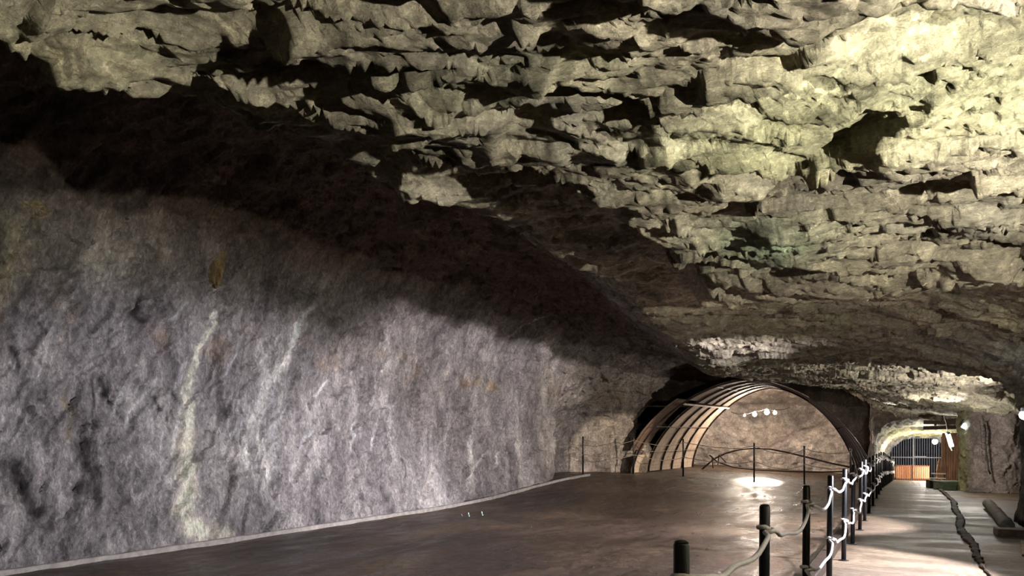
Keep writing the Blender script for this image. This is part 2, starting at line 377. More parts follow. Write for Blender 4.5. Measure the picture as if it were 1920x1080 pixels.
# the hanging slab of the near roof ends in a ragged ledge that swings in towards the path
yy_ = P0[:, 1]; ed = np.interp(yy_, [0, 1.5, 2.5, 3.2, 4.0, 5.5, 7.0, 8.2], [-3.25, -3.1, -2.75, -2.3, -1.95, -1.75, -1.85, -2.1])+.22*fbm(P0*1.6, 15, 4)
P[:, 2] -= .34*wr*sm(P0[:, 0], ed-.07, ed+.16)*(1-sm(yy_+.25*fbm(P0*1.4, 16, 4), 8.0, 8.35))
P[:, 2] -= .24*wr*sm(yy_, 18.8, 21.2)*(1-sm(yy_+.3*fbm(P0*1.2, 18, 4), 21.4, 21.9))*(1-sm(P0[:, 0], 1.5, 2.5))*sm(P0[:, 0], -3.4, -2.2)
# stone colour
c_roof = np.array([.62, .55, .42]); c_roof2 = np.array([.50, .455, .37]); c_moss = np.array([.52, .51, .34])
c_wall = np.array([.33, .30, .295]); c_wall2 = np.array([.54, .50, .485]); c_brown = np.array([.22, .165, .125]); c_vault = np.array([.15, .10, .07])
n_a = fbm(P0*.7, 201, 5)[:, None]; n_b = fbm(P0*2.1, 222, 5)[:, None]; n_c = fbm(P0*np.array([1, 1, .5])*1.3, 241, 4)[:, None]
sst = lambda x, a, b_: sm(x, a, b_)
colr = c_roof*(1-sst(n_b, 0, .5))+c_roof2*sst(n_b, 0, .5)
colr = colr*(1-.55*sst(n_a, .0, .45))+c_moss*.55*sst(n_a, .0, .45)
colr = colr*(.80+.40*rr[:, None])
def spot(pt, r):
    return np.exp(-(((P0-np.array(pt))/np.array(r))**2).sum(1))[:, None]
g_ = spot(at(1440, 395, 5.4), (.42, .42, 1.0))*(.5+.5*np.clip(n_b*2+.8, 0, 1))
colr = colr*(1-.75*g_)+np.array([.34, .50, .32])*.75*g_
for px, py, Y in ((1440, 175, 3.6), (1600, 60, 3.0), (1880, 70, 3.0), (1380, 120, 3.4)):
    g_ = spot(at(px, py, Y), (.45, .45, 1.0)); colr = colr*(1-.6*g_)+np.array([.60, .60, .36])*.6*g_
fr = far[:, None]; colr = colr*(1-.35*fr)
colw = c_wall*(1-sst(n_c, -.1, .5))+c_wall2*sst(n_c, -.1, .5)
band = np.exp(-((P0[:, 2]-2.9-.25*n_a[:, 0])/.28)**2)[:, None]*sst(n_b, -.1, .5)*.8
colw = colw*(1-band)+np.array([.36, .25, .16])*band
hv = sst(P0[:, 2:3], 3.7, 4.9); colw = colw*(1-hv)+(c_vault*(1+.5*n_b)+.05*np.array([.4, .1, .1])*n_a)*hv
fw = sst(P0[:, 1:2], 17, 21)*(1-hv); colw = colw*(1-.5*fw)+np.array([.40, .33, .26])*.5*fw
# pale calcite runs down the left wall, drawn on the wall itself in (y,z)
def wall_hit(px, py, xw=-9.3):
    u = (px-960)/FPX; Y = xw/(-ST+u*CT); p = at(px, py, Y); return p.y, p.z
def vein(pts, w0, w1, st, colr_=(.92, .86, .70)):
    global colw
    L = [wall_hit(*p) for p in pts]
    yy = P0[:, 1]+.10*n_b[:, 0]+.05*noise(P0*6, 9); zz = P0[:, 2]
    best = np.full(len(P0), 9.0); tt = np.zeros(len(P0)); n = len(L)-1
    for k in range(n):
        a = np.array(L[k]); b_ = np.array(L[k+1]); ab = b_-a
        t = np.clip(((yy-a[0])*ab[0]+(zz-a[1])*ab[1])/(ab@ab), 0, 1)
        dd = np.hypot(yy-a[0]-t*ab[0], zz-a[1]-t*ab[1]); m_ = dd < best
        best = np.where(m_, dd, best); tt = np.where(m_, (k+t)/n, tt)
    wd = w0+(w1-w0)*tt
    f = (np.exp(-(best/wd)**2)*st*1.25*(.7+.5*np.clip(noise(P0*8, 31)+.3, 0, 1)))[:, None]
    f = np.clip(f, 0, 1)*(Q < 6)[:, None]
    colw = colw*(1-f)+np.array(colr_)*f
vein([(410, 590), (385, 650), (365, 720), (355, 790), (345, 860), (335, 920), (318, 965), (340, 1000)], .05, .17, 1.0)
vein([(318, 965), (350, 1000), (380, 1005)], .1, .16, .9)
vein([(560, 620), (545, 670), (515, 720), (500, 760), (485, 830), (490, 890)], .08, .12, 1.0, (.85, .81, .76))
vein([(515, 730), (470, 790), (450, 850), (445, 890)], .04, .07, 1.0, (.80, .77, .72))
vein([(580, 570), (550, 640), (540, 690)], .06, .07, .9, (.80, .76, .70))
vein([(530, 780), (518, 850), (520, 900)], .03, .05, .5, (.55, .54, .55))
vein([(885, 830), (884, 870), (882, 915)], .10, .16, 1.0, (.85, .80, .74))
vein([(200, 480), (170, 530), (90, 640), (85, 760)], .03, .05, .5, (.55, .53, .52))
vein([(140, 750), (135, 820)], .08, .05, .6, (.50, .42, .26))
vein([(20, 440), (10, 560)], .2, .1, .7, (.62, .56, .42))
for L_, a0, a1 in (([(200, 700), (215, 745), (232, 785)], .02, .03), ([(330, 735), (350, 765)], .03, .01), ([(318, 775), (320, 815)], .015, .02), ([(190, 700), (184, 770), (176, 800)], .03, .02),
                   ([(270, 560), (262, 590), (270, 600)], .05, .03), ([(75, 605), (88, 625)], .03, .02), ([(755, 860), (758, 890), (752, 900)], .03, .015), ([(295, 745), (305, 770)], .02, .02),
                   ([(650, 620), (640, 660)], .03, .02), ([(30, 650), (42, 700)], .03, .02), ([(160, 830), (155, 920)], .07, .08), ([(30, 870), (20, 900), (60, 960)], .12, .10)):
    vein(L_, a0*1.3, a1*1.3, .85, (.05, .042, .045))
for k in range(26):                                     # short pale gashes leaning the same way
    rd = random.Random(k); x0 = rd.uniform(150, 980); y0 = rd.uniform(600, 860)-(x0 < 500)*60
    vein([(x0, y0), (x0-rd.uniform(10, 26), y0+rd.uniform(25, 60))], .02, .03, rd.uniform(.5, .9), (.78, .76, .76))
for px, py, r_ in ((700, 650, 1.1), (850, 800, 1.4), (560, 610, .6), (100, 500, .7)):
    y_, z_ = wall_hit(px, py); f = (np.exp(-(((P0[:, 1]-y_)/r_)**2+((P0[:, 2]-z_)/(r_*.6))**2))*(Q < 6))[:, None]*(.6+.6*n_b); colw = colw*(1+.45*np.clip(f, 0, 1))  # brightest areas of the wall painted lighter in its colour
w_ = wr[:, None]
col = np.clip(colw*(1-w_)+colr*w_, .01, .85).reshape(V.shape)
V = P.reshape(V.shape)
c1 = int(np.argmin(np.abs(q-5.0))); c2 = int(np.argmin(np.abs(q-12.3)))
flip = sgn < 0
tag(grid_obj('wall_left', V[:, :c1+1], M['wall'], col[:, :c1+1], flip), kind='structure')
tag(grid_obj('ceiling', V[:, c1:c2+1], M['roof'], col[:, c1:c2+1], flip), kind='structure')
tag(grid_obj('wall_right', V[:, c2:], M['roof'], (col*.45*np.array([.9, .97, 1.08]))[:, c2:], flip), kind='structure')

# ---- rock sheet helper: any base grid given the same broken relief
def rock_sheet(name, V, m, base, sc, amps, seed, inward, rotst=((.3, .2, .1), (1, 1, 1)), tint=None):
    nrm = normals(V); s = np.sign((nrm*(np.array(inward)[None, None]-V)).sum(-1).mean()); nrm *= s
    P0 = V.reshape(-1, 3)
    d, r = relief(P0, seed, sc, amps, rotst[0], rotst[1])
    P = P0+nrm.reshape(-1, 3)*d[:, None]
    nb = fbm(P0*1.6, seed+5, 5)[:, None]
    base = np.array(base); cc = base*(.75+.35*r[:, None])*(1+.35*nb)
    if tint is not None: cc = tint(P0, cc, nb)
    return tag(grid_obj(name, P.reshape(V.shape), m, np.clip(cc, .01, .9).reshape(V.shape), s < 0), kind='structure')

# back wall of the side chamber: a shallow bowl
def bowl():
    a = np.linspace(0, 1, 240); z = np.linspace(-.6, 6.2, 180)
    pl = np.array([(-10.9, 30.9), (-10.4, 31.4), (-9.4, 32.8), (-8.0, 34.0), (-5.5, 35.2), (-3.2, 35.8), (-1.9, 35.0), (-1.35, 33.9), (-1.25, 33.2)])
    xy = catmull(pl, a*(len(pl)-1))
    V = np.empty((len(z), len(a), 3)); V[..., 0] = xy[None, :, 0]; V[..., 1] = xy[None, :, 1]; V[..., 2] = z[:, None]
    V[..., 1] -= (.10*np.clip(z, 0, 9)**1.4)[:, None]
    V[..., 1] -= (np.clip(z-3.0, 0, 1.3)*4.2)[:, None]*sm(V[..., 0], -10.6, -9.0)*(1-.8*sm(V[..., 0], -3.4, -2.0))  # upper wall shaped to lean forward and cut off leaking lamp light
    ln = 1.15+.42*(V[..., 0]+6.0)                       # a rough spur across the lower right
    V[..., 1] -= 1.0*sm(ln-V[..., 2], -.05, .35)*sm(V[..., 0], -7.2, -6.0)*(1-sm(V[..., 0], -2.4, -1.6))
    return V
rock_sheet('wall_back', bowl(), M['back'], (.50, .43, .38), (1.2, .40, .17), (.08, .06, .035), 300, (-5, 28, 2),
           tint=lambda P, c, n: c)

# passage beyond: narrow rock tunnel down to the gate
KP = {
 33.2: [(-1.25,-1.2),(-1.35,.5),(-1.45,1.6),(-1.6,2.6),(-1.0,3.2),(1.0,3.2),(2.8,2.9),(3.2,1.0),(3.2,-1.2)],
 35.0: [(-1.2,-1.2),(-1.3,.5),(-1.3,1.4),(-1.0,2.05),(-.2,2.3),(1.0,2.35),(2.2,2.3),(2.9,1.0),(2.9,-1.2)],
 38.0: [(-1.2,-1.2),(-1.35,.4),(-1.3,1.3),(-.9,1.85),(-.2,2.1),(1.0,2.15),(2.1,2.0),(2.8,.9),(2.8,-1.2)],
 43.0: [(-1.2,-1.3),(-1.3,.2),(-1.2,1.1),(-.8,1.6),(-.1,1.9),(.9,1.95),(1.9,1.8),(2.5,.8),(2.5,-1.3)],
 49.0: [(-1.1,-1.5),(-1.1,.0),(-.9,.9),(-.5,1.4),(.1,1.65),(.8,1.68),(1.5,1.6),(2.0,.7),(2.0,-1.5)],
 51.5: [(-1.1,-1.5),(-1.1,.0),(-.9,.9),(-.5,1.4),(.1,1.65),(.8,1.68),(1.5,1.6),(2.0,.7),(2.0,-1.5)],
 56.0: [(-1.1,-1.5),(-1.1,.0),(-.9,.9),(-.5,1.4),(.1,1.65),(.8,1.68),(1.5,1.6),(2.0,.7),(2.0,-1.5)],
}
VP, qp = shell(KP, np.linspace(33.2, 56, 190), [24, 20, 16, 16, 18, 18, 20, 20])
def tp(P, c, n):
    y = sm(P[:, 2:3], 1.3, 1.9)*sm(P[:, 1:2], 36, 40)*(1-sm(P[:, 1:2], 48.5, 50)); c = c*(1-.7*y)+np.array([.52, .52, .26])*.7*y
    o = (1-sm(P[:, 1:2], 34, 36.5))*sm(P[:, 2:3], 1.2, 2.2); return c*(1-.6*o)+np.array([.30, .18, .11])*.6*o
rock_sheet('wall_passage', VP, M['back'], (.50, .48, .44), (.7, .3, .14), (.10, .05, .02), 400, (.5, 44, .3), tint=tp)
bm = bmesh.new(); box(bm, (.4, 56, .5), (6, .3, 5)); tag(obj('wall_end', bm, plain('end_wall', (.055, .06, .075), .8)), kind='structure')

# rock pillar with a mossy flank, standing right of the path
def pillar(name, base_pts, z0, z1, seed, colr_, nseg=110, nz=130, amp=(.10, .05, .02), sc=(.7, .28, .11), flare=.15, tintf=None):
    pl = np.array(base_pts+base_pts[:3]); n = len(base_pts)
    a = np.linspace(0, n, nseg, endpoint=False)
    xy = catmull(np.vstack([pl[-4:-3] if False else pl]), a+1) if True else None
    z = np.linspace(z0, z1, nz); V = np.empty((nz, nseg, 3)); cxy = xy.mean(0)
    k = 1+flare*(np.abs((z-(z0+z1)/2)/((z1-z0)/2))**3)
    V[..., 0] = cxy[0]+(xy[None, :, 0]-cxy[0])*k[:, None]; V[..., 1] = cxy[1]+(xy[None, :, 1]-cxy[1])*k[:, None]; V[..., 2] = z[:, None]
    P0 = V.reshape(-1, 3); Nn = P0-np.array([cxy[0], cxy[1], 0]); Nn[:, 2] = 0; Nn /= np.linalg.norm(Nn, axis=1, keepdims=True)
    d, r = relief(P0, seed, sc, amp, (.2, .1, .1), (1, 1, .55)); P = P0+Nn*d[:, None]
    nb = fbm(P0*1.8, seed+5, 5)[:, None]; cc = np.array(colr_)*(.8+.3*r[:, None])*(1+.3*nb)
    if tintf: cc = tintf(P0, cc, nb)
    return grid_obj(name, P.reshape(V.shape), M['back'], np.clip(cc, .01, .9).reshape(V.shape), closed=True)
def moss(P, c, n):
    m_ = (1-sm(P[:, 0:1], 1.42, 1.66)); return c*(1-m_)+np.array([.38, .38, .20])*(1+n*.5)*m_
tag(pillar('wall_pillar', [(1.42, 25.3), (1.9, 24.7), (2.45, 24.6), (2.85, 25.2), (2.8, 26.4), (2.0, 26.8), (1.5, 26.2)], -.25, 2.6, 500, (.36, .30, .275), tintf=moss), kind='structure')

# ------------------------------------------------------------------ floors
def zfloor(x, y):
    """trodden floor: rises a little towards the far left, falls away down the passage"""
    up = .37*sm(y, 13, 24)*(1-sm(x, -9.5, -1.2))**.8
    return up-.035*np.clip(y-25, 0, None)*sm(x, -2.6, -1.2)
def sheet(name, x0, x1, y0, y1, nx, ny, m, dz=0, amp=.012, seed=7, xf0=None, xf1=None):
    a = np.linspace(0, 1, nx)[None, :]; y = np.geomspace(y0+6, y1+6, ny)[:, None]-6
    l = x0 if xf0 is None else xf0(y); r = x1 if xf1 is None else xf1(y)
    X = l+(r-l)*a; Yv = y+0*a
    V = np.stack([X+0*Yv, Yv+0*X, zfloor(X, Yv)+dz+0*X], -1); p = V.reshape(-1, 3)
    V[..., 2] += (amp*fbm(p*1.1, seed, 5)).reshape(V.shape[:2])
    return tag(grid_obj(name, V, m), kind='structure')
sheet('floor', -11.5, -.96, -4, 37.5, 220, 420, M['floor'], -.02, .03)
edge = lambda y: .86+.10*np.sin(y*.31+1)-.10*sm(y, 18, 26)+.03*np.sin(y*1.7)
sheet('path', -.96, .8, -4, 56, 60, 420, M['path'], 0, .010, 8, xf1=lambda y: edge(y))
sheet('path_side', .8, 4.2, -4, 56, 70, 420, M['path'], -.015, .02, 9, xf0=lambda y: edge(y))

# ------------------------------------------------------------------ barrier posts beside the path
POSTS = [2.54, 3.98, 5.63, 7.3, 8.97, 10.4, 12.0, 13.35, 14.8, 16.5, 18.45, 19.9, 21.4, 23.0, 24.7, 26.4, 28.1, 29.8, 31.5, 33.2, 34.9, 36.6, 38.3, 40.0]
XF = -.68
def post_y(Y): return (Y+ST*XF)/CT
PH = 1.10
def lathe(bm, prof, seg=24, c=(0, 0)):
    rs = [[bm.verts.new((c[0]+r*math.cos(2*math.pi*k/seg), c[1]+r*math.sin(2*math.pi*k/seg), z)) for k in range(seg)] for r, z in prof]
    for a, b_ in zip(rs, rs[1:]):
        for k in range(seg): bm.faces.new((a[k], a[(k+1) % seg], b_[(k+1) % seg], b_[k]))
    bm.faces.new(rs[0][::-1]); bm.faces.new(rs[-1])
def make_post(h, r, loc):
    t = empty('barrier_post', loc)
    bm = bmesh.new(); lathe(bm, [(r, -.05), (r, h-.006), (r-.004, h)], 28); obj('tube', bm, M['post'], t, True)
    bm = bmesh.new(); lathe(bm, [(r*.86, h-.012), (r*.86, h+.004), (r*.5, h+.009)], 28); obj('cap', bm, M['post'], t)
    bm = bmesh.new(); lathe(bm, [(r*2.1, .0), (r*2.1, .009), (r*1.2, .012)], 28); obj('base_plate', bm, M['post'], t)
    for z in (h-.125, h-.62):
        bm = bmesh.new(); box(bm, (.0, -r-.004, z+.012), (.010, .012, .03), bev=.002); obj('rope_clip', bm, M['rope_old'], t)
    return t
def dup(root, loc):
    r = root.copy(); C.objects.link(r); r.location = loc
    for ch in list(root.children):
        c_ = ch.copy(); C.objects.link(c_); c_.parent = r
    return r
ORD = ['nearest', 'second', 'third', 'fourth', 'fifth', 'sixth', 'seventh', 'eighth', 'ninth', 'tenth', 'eleventh', 'twelfth', 'thirteenth']
pp = []
first = None
for i, Y in enumerate(POSTS):
    y = post_y(Y); z = float(zfloor(np.array(XF), np.array(y)))
    loc = (XF, y, z)
    if first is None: first = o = make_post(PH, .0275, loc)
    else: o = dup(first, loc)
    rd = random.Random(i*3+1); o.rotation_euler = (rd.uniform(-.008, .008), rd.uniform(.006, .022), rd.uniform(0, 1))
    if i == 0: o.rotation_euler = (0, 0, 0); lab = 'nearest black barrier post by the path, only its top showing at bottom edge'
    elif i < 13: lab = '%s black barrier post from the camera in the row beside the path' % ORD[i]
    else: lab = 'small far black barrier post in the tight receding row before the gate'
    tag(o, lab, 'post', 'barrier posts along the path'); pp.append(Vector(loc))
def rope_path(pts, h, r, sag, seed, rr=.0125, loops=True, lean=.014):
    rd = random.Random(seed); out = []
    for i, p in enumerate(pts):
        c_ = p+Vector((lean*h, 0, h)); R_ = r+rr*.9
        if loops:
            n = 14 if i < 12 else 8
            for k in range(n+1):
                a = -math.pi*1.5+2*math.pi*1.0*k/n-.0
                out.append(c_+Vector((R_*math.cos(a+math.pi), R_*math.sin(a+math.pi), -.012+.028*k/n)))
        else: out.append(c_+Vector((0, -r-rr, 0)))
        if i < len(pts)-1:
            q_ = pts[i+1]+Vector((lean*h, 0, h)); sg = sag*rd.uniform(.6, 1.25)
            n = 14
            for k in range(1, n):
                f = k/n; pt = c_.lerp(q_, f); pt.z -= sg*4*f*(1-f)*(1+.35*(f-.5)); pt.x += R_*.8+.012*math.sin(f*9+seed+i)
                pt.z += .008*math.sin(f*17+i*2)
                out.append(pt)
    return out
bm = bmesh.new(); tube(bm, rope_path(pp, .975, .0275, .10, 1), .0125, 8)
tag(obj('rope', bm, M['rope'], None, True), 'pale grey rope looped round the tops of the black posts along the path', 'rope')
bm = bmesh.new(); tube(bm, rope_path(pp, .485, .0275, .10, 5), .0125, 8)
tag(obj('rope', bm, M['rope'], None, True), 'pale grey lower rope looped round the black path posts at knee height', 'rope')

# barrier across the side chamber
BP = [(1093, 886, 24.7, 'black barrier post furthest left, before the warm lit rock face'), (1188, 888, 24.6, 'black barrier post at the left foot of the boarded arch'),
      (1281, 895, 24.3, 'black barrier post in front of the pale boards of the arch'), (1414, 903, 23.7, 'black barrier post standing in the bright patch on the floor'),
      (1508, 905, 23.7, 'black barrier post right of the bright floor patch, before the shaded back wall'), (1595, 909, 22.9, 'thin black barrier post of the chamber row, last before the path posts')]
bp = []; fb = None
for px, py, Y, lab in BP:
    p = at(px, py, Y); z = float(zfloor(np.array(p.x), np.array(p.y))); loc = (p.x, p.y, z)
    if fb is None: fb = o = make_post(1.2, .027, loc)
    else: o = dup(fb, loc)
    tag(o, lab, 'post', 'barrier posts across the side chamber'); bp.append(Vector(loc))
for h, lab in ((1.10, 'thin weathered upper rope slung between the barrier posts across the side chamber'), (.62, 'thin weathered lower rope slung between the barrier posts across the side chamber')):
    bm = bmesh.new(); tube(bm, rope_path(bp, h, .027, .16, 9, .010, False, 0), .011, 6); tag(obj('rope', bm, M['rope_old'], None, True), lab, 'rope')

# ------------------------------------------------------------------ steel arch with board lagging
NR = 6
Lf = [Vector((-8.1, 24.0+.0)), Vector((-8.1, 31.0))]
def arch_frame(f):
    """left foot, right foot and crown height of the rib at fraction f of the arch length"""
    L0 = at(1188, 890, 25.0); L1 = at(1300, 887, 31.0); R0 = at(1641, 915, 21.7); R1 = at(1606, 905, 28.0)
    g = f
    L = Vector((L0.x+(L1.x-L0.x)*g, L0.y+(L1.y-L0.y)*g)); R = Vector((R0.x+(R1.x-R0.x)*g, R0.y+(R1.y-R0.y)*g))
    return L, R, 3.30+.17*g
def arch_pt(f, a, off=0):
    L, R, H = arch_frame(f); c_ = (L+R)/2; h = (R-L)/2
    zl = float(zfloor(np.array(L.x), np.array(L.y))); zr = float(zfloor(np.array(R.x), np.array(R.y)))
    z0 = zl+(zr-zl)*(1-math.cos(a))/2
    k = 1+off/h.length
    ca, sa = math.cos(a), math.sin(a)
    e = 1.18
    x = -math.copysign(abs(ca)**e, ca)
    return Vector((c_.x+h.x*x*k, c_.y+h.y*x*k, z0+(H-z0)*(abs(sa)**1.18)*k))
ar = empty('arch_support', (*((arch_frame(0)[0]+arch_frame(0)[1])/2), 0.0)); 
def to_local(bm, root):
    for v in bm.verts: v.co -= root.location
def rib(f, w=.05, d=.055):
    bm = bmesh.new(); n = 60; ax = (arch_frame(1)[0]-arch_frame(0)[0]).normalized(); ax = Vector((ax.x, ax.y, 0))
    # H section swept round the arch
    prof = [(-w/2, 0), (w/2, 0), (w/2, .014), (.008, .014), (.008, d-.014), (w/2, d-.014), (w/2, d), (-w/2, d), (-w/2, d-.014), (-.008, d-.014), (-.008, .014), (-w/2, .014)]
    rings = []
    for k in range(n+1):
        a = math.pi*k/n
        p0 = arch_pt(f, a); p1 = arch_pt(f, a, .3); nn = (p1-p0).normalized()
        rings.append([bm.verts.new(p0+ax*u+nn*v) for u, v in prof])
    for A, B in zip(rings, rings[1:]):
        for k in range(len(prof)): bm.faces.new((A[k], A[(k+1) % len(prof)], B[(k+1) % len(prof)], B[k]))
    bm.faces.new(rings[0][::-1]); bm.faces.new(rings[-1])
    to_local(bm, ar); return obj('rib', bm, M['steel'], ar)
FR = [0, .225, .42, .60, .79, 1.0]
for i, f in enumerate(FR):
    rb = rib(f)
    if i == 0: rb['label'] = 'front steel rib, reddish brown'
def lagging(f0, f1, a0, a1, off, m, nb, name='board_panel', gap=.04):
    """one bay of boards between two ribs: nb boards laid along the arch axis"""
    bm = bmesh.new(); rd = random.Random(int(f0*1000+a0*100))
    for k in range(nb):
        A = a0+(a1-a0)*k/nb; B = a0+(a1-a0)*(k+1-gap)/nb; o_ = off+rd.uniform(0, .012)
        vs = []
        for oo in (o_, o_+.022):
            for (f, a) in ((f0, A), (f0, B), (f1, B), (f1, A)): vs.append(bm.verts.new(arch_pt(f, a, oo)))
        for q_ in ((0, 1, 2, 3), (7, 6, 5, 4), (0, 4, 5, 1), (1, 5, 6, 2), (2, 6, 7, 3), (3, 7, 4, 0)): bm.faces.new([vs[j] for j in q_])
    to_local(bm, ar); return obj(name, bm, m, ar)
for i in range(5):
    f0, f1 = FR[i], FR[i+1]
    if i == 0:
        lagging(f0, f1, .0, .26, .06, M['board'], 5)
        lagging(f0, f1, .98, 1.62, .06, M['board_dark'], 12)
        p_ = lagging(f0, f1, .30, .93, .30, M['board_dark'], 10)
    else:
        lagging(f0, f1, .0, .92, .06, M['board'], 18)
        lagging(f0, f1, .95, 1.62, .06, M['board_dark'], 12)
    lagging(f0, f1, 1.70, 2.15, .065, M['board_dark'], 8)
# tie rods and the pale batten where the boards change
def along(a, r, m, name, f0=0, f1=1, off=.05, n=12):
    bm = bmesh.new(); tube(bm, [arch_pt(f0+(f1-f0)*k/n, a, off) for k in range(n+1)], r, 6); to_local(bm, ar); return obj(name, bm, m, ar)
along(.94, .035, M['board'], 'batten', off=-.02)
for a in (1.25, 1.75, 2.15, 2.5): along(a, .016, M['steel'], 'tie_rod')
for a in (.3, .62): along(a, .010, M['steel_pale'], 'tie_rod', off=-.01)
tag(ar, 'barrel arch of thin dark steel ribs lagged with pale boards on its left side', 'arch')

# dark rock sheet added round the arch's far end to stop lamp light leaking
A_ = np.linspace(.02, math.pi-.02, 150); O_ = np.linspace(.03, 1, 60)**1.6*5.5
Vb = np.array([[tuple(arch_pt(.93-.02*o_, a, .10+o_)) for a in A_] for o_ in O_])
Vb[..., 0] = np.minimum(Vb[..., 0], -1.15); Vb[..., 2] = np.minimum(np.maximum(Vb[..., 2], -.3), 6.5)
bh = rock_sheet('wall_light_block', Vb, M['back'], (.16, .13, .11), (1.0, .4), (.08, .04), 350, (-5, 20, 2))

# bent steel hoop lying inside the arch, two short props
hp = empty('bent_hoop', at(1440, 880, 29))
bm = bmesh.new(); tube(bm, [at(x, y, 29.5) for x, y in ((1312, 884), (1325, 872), (1340, 860), (1360, 850), (1385, 843), (1414, 840), (1445, 842), (1480, 849), (1520, 859), (1560, 869), (1600, 877))], .035, 8); to_local(bm, hp); obj('hoop_tube', bm, M['steel'], hp, True)
bm = bmesh.new(); tube(bm, [at(x, y, 28.8) for x, y in ((1330, 853), (1345, 866), (1375, 876), (1420, 881), (1480, 884), (1540, 885), (1590, 884))], .028, 8); to_local(bm, hp); obj('hoop_tube', bm, M['steel'], hp, True)
for seg_ in (((1335, 855), (1337, 878)), ((1348, 853), (1362, 868)), ((1348, 853), (1346, 872))):
    bm = bmesh.new(); tube(bm, [at(x, y, 29.1) for x, y in seg_], .022, 6); to_local(bm, hp); obj('prop', bm, M['steel'], hp)
tag(hp, 'bowed dark steel hoop resting on the floor under the arch, before the back wall', 'hoop')

# rocks and a slanting slab between arch foot and rock face
def boulder(name, c, size, seed, colr_, label, cat='rock', rot=0, m='back'):
    n, k = 40, 56; th = np.linspace(.001, math.pi-.001, n)[:, None]; ph = np.linspace(0, 2*math.pi, k, endpoint=False)[None, :]
    D = np.stack([np.sin(th)*np.cos(ph), np.sin(th)*np.sin(ph), np.cos(th)+0*ph], -1); P0 = D.reshape(-1, 3)
    v, r, e = cells(P0*1.7+seed, seed, .9); v2, _, _ = cells(P0*4+seed, seed+1, .9)
    P = P0*(1+.22*v+.09*v2+.08*fbm(P0*3, seed, 4))[:, None]*np.array(size)
    cr, sr = math.cos(rot), math.sin(rot); P = np.stack([P[:, 0]*cr-P[:, 1]*sr, P[:, 0]*sr+P[:, 1]*cr, P[:, 2]], 1)
    cc = np.array(colr_)*(.8+.4*r[:, None])
    o = grid_obj(name, P.reshape(n, k, 3), M[m], cc.reshape(n, k, 3), closed=True); o.location = c
    return tag(o, label, cat)
boulder('boulder', at(1203, 842, 26.3)+Vector((0, 0, -.1)), (.30, .35, .42), 61, (.42, .37, .32), 'pale upright rock wedged between the rock face and the arch foot')
boulder('boulder', at(1198, 868, 25.9)+Vector((0, 0, -.05)), (.28, .3, .5), 64, (.20, .16, .13), 'dark rock lying at the left foot of the arch')
boulder('rock_slab', at(1218, 800, 27.2), (.9, .5, .16), 67, (.30, .26, .20), 'slanting flat slab jutting out above the left side of the arch', rot=.4)
# ochre drip of flowstone on the upper left wall
o = boulder('flowstone_knob', at(401, 488, 11.25), (.16, .14, .34), 70, (.46, .34, .17), 'ochre stone knob sticking out high on the left wall at the shadow edge', 'stone')
o = boulder('flowstone_knob', at(62, 392, 8.9), (.16, .2, .12), 75, (.34, .27, .16), 'small pale ochre stone lump high up at the far left edge', 'stone')

# ------------------------------------------------------------------ kerbs and edgings
def strip(name, pts, w0, h, m, label=None, cat=None, kind=None, jag=0, seed=0, z0=-.03, tap=None, dark=None):
    """pts (x,y) polyline; a low long bar with worn edges"""
    rd = random.Random(seed); n = 160; P = catmull(np.array(pts, float), np.linspace(0, len(pts)-1, n))
    bm = bmesh.new(); rings = []
    for k in range(n):
        x, y = P[k]; z = float(zfloor(np.array(x), np.array(y))); w_ = w0*(1 if tap is None else tap(k/(n-1)))
        a = w_/2+rd.uniform(-jag, jag); b_ = w_/2+rd.uniform(-jag, jag); hh = h+rd.uniform(-jag, jag)*.3
        rings.append([bm.verts.new(v) for v in ((x-a, y, z+z0), (x-a, y, z+hh-.01), (x-a+.012, y, z+hh), (x+b_-.012, y, z+hh), (x+b_, y, z+hh-.01), (x+b_, y, z+z0))])
    for A, B in zip(rings, rings[1:]):
        for k in range(6): bm.faces.new((A[k], A[(k+1) % 6], B[(k+1) % 6], B[k]))
    bm.faces.new(rings[0][::-1]); bm.faces.new(rings[-1])
    return tag(obj(name, bm, m), label, cat, None, kind)
strip('kerb', [(-8.62, 3.5), (-8.6, 6), (-8.62, 9), (-8.7, 12), (-8.8, 15), (-8.95, 18), (-9.0, 20.5), (-8.9, 22.0)], .07, .05, M['kerb'], 'low pale concrete kerb running along the foot of the left wall', 'kerb', jag=.012, seed=3)
strip('kerb', [(-.87, -1), (-.87, 8), (-.87, 16), (-.88, 25)], .14, .11, M['timber'], 'dark timber kerb along the left edge of the path under the posts', 'kerb', jag=.004, seed=5)
strip('edging', [(float(edge(y)), y) for y in (5.5, 8, 10, 12, 14, 16, 18, 20, 22, 24, 26.5)], .125, .035, M['timber'], 'ragged dark strip along the right side of the path', 'edging', jag=.022, seed=8, tap=lambda f: .10+.9*float(sm(np.array(f), .08, .36))*(1-.35*f))  # raised dark strip of uneven width
# log and beams at the foot of the right rock face
a_, b_ = at(1853, 948, 16.0), at(1889, 992, 12.2)
rd = random.Random(4); bm = bmesh.new(); n = 18
tube(bm, [a_.lerp(b_, k/n)+Vector((rd.uniform(-.01, .01), 0, rd.uniform(-.008, .008)+.05)) for k in range(n+1)], [.10+rd.uniform(-.008, .008) for k in range(n+1)], 14)
tag(obj('log', bm, M['log'], None, True), 'grey round log lying along the foot of the dark right rock face', 'log')
bm = bmesh.new(); box(bm, at(1922, 1003, 11.3)+Vector((0, .1, 0)), (.75, .34, .16), Matrix.Rotation(.1, 3, 'Z'), .015)
tag(obj('beam', bm, M['beam']), 'squared timber beam end at the right edge, just before the grey log', 'beam')
bm = bmesh.new(); box(bm, at(1918, 1035, 10.0)+Vector((.12, 0, 0)), (.28, 1.6, .14), Matrix.Rotation(-.1, 3, 'Z'), .012)
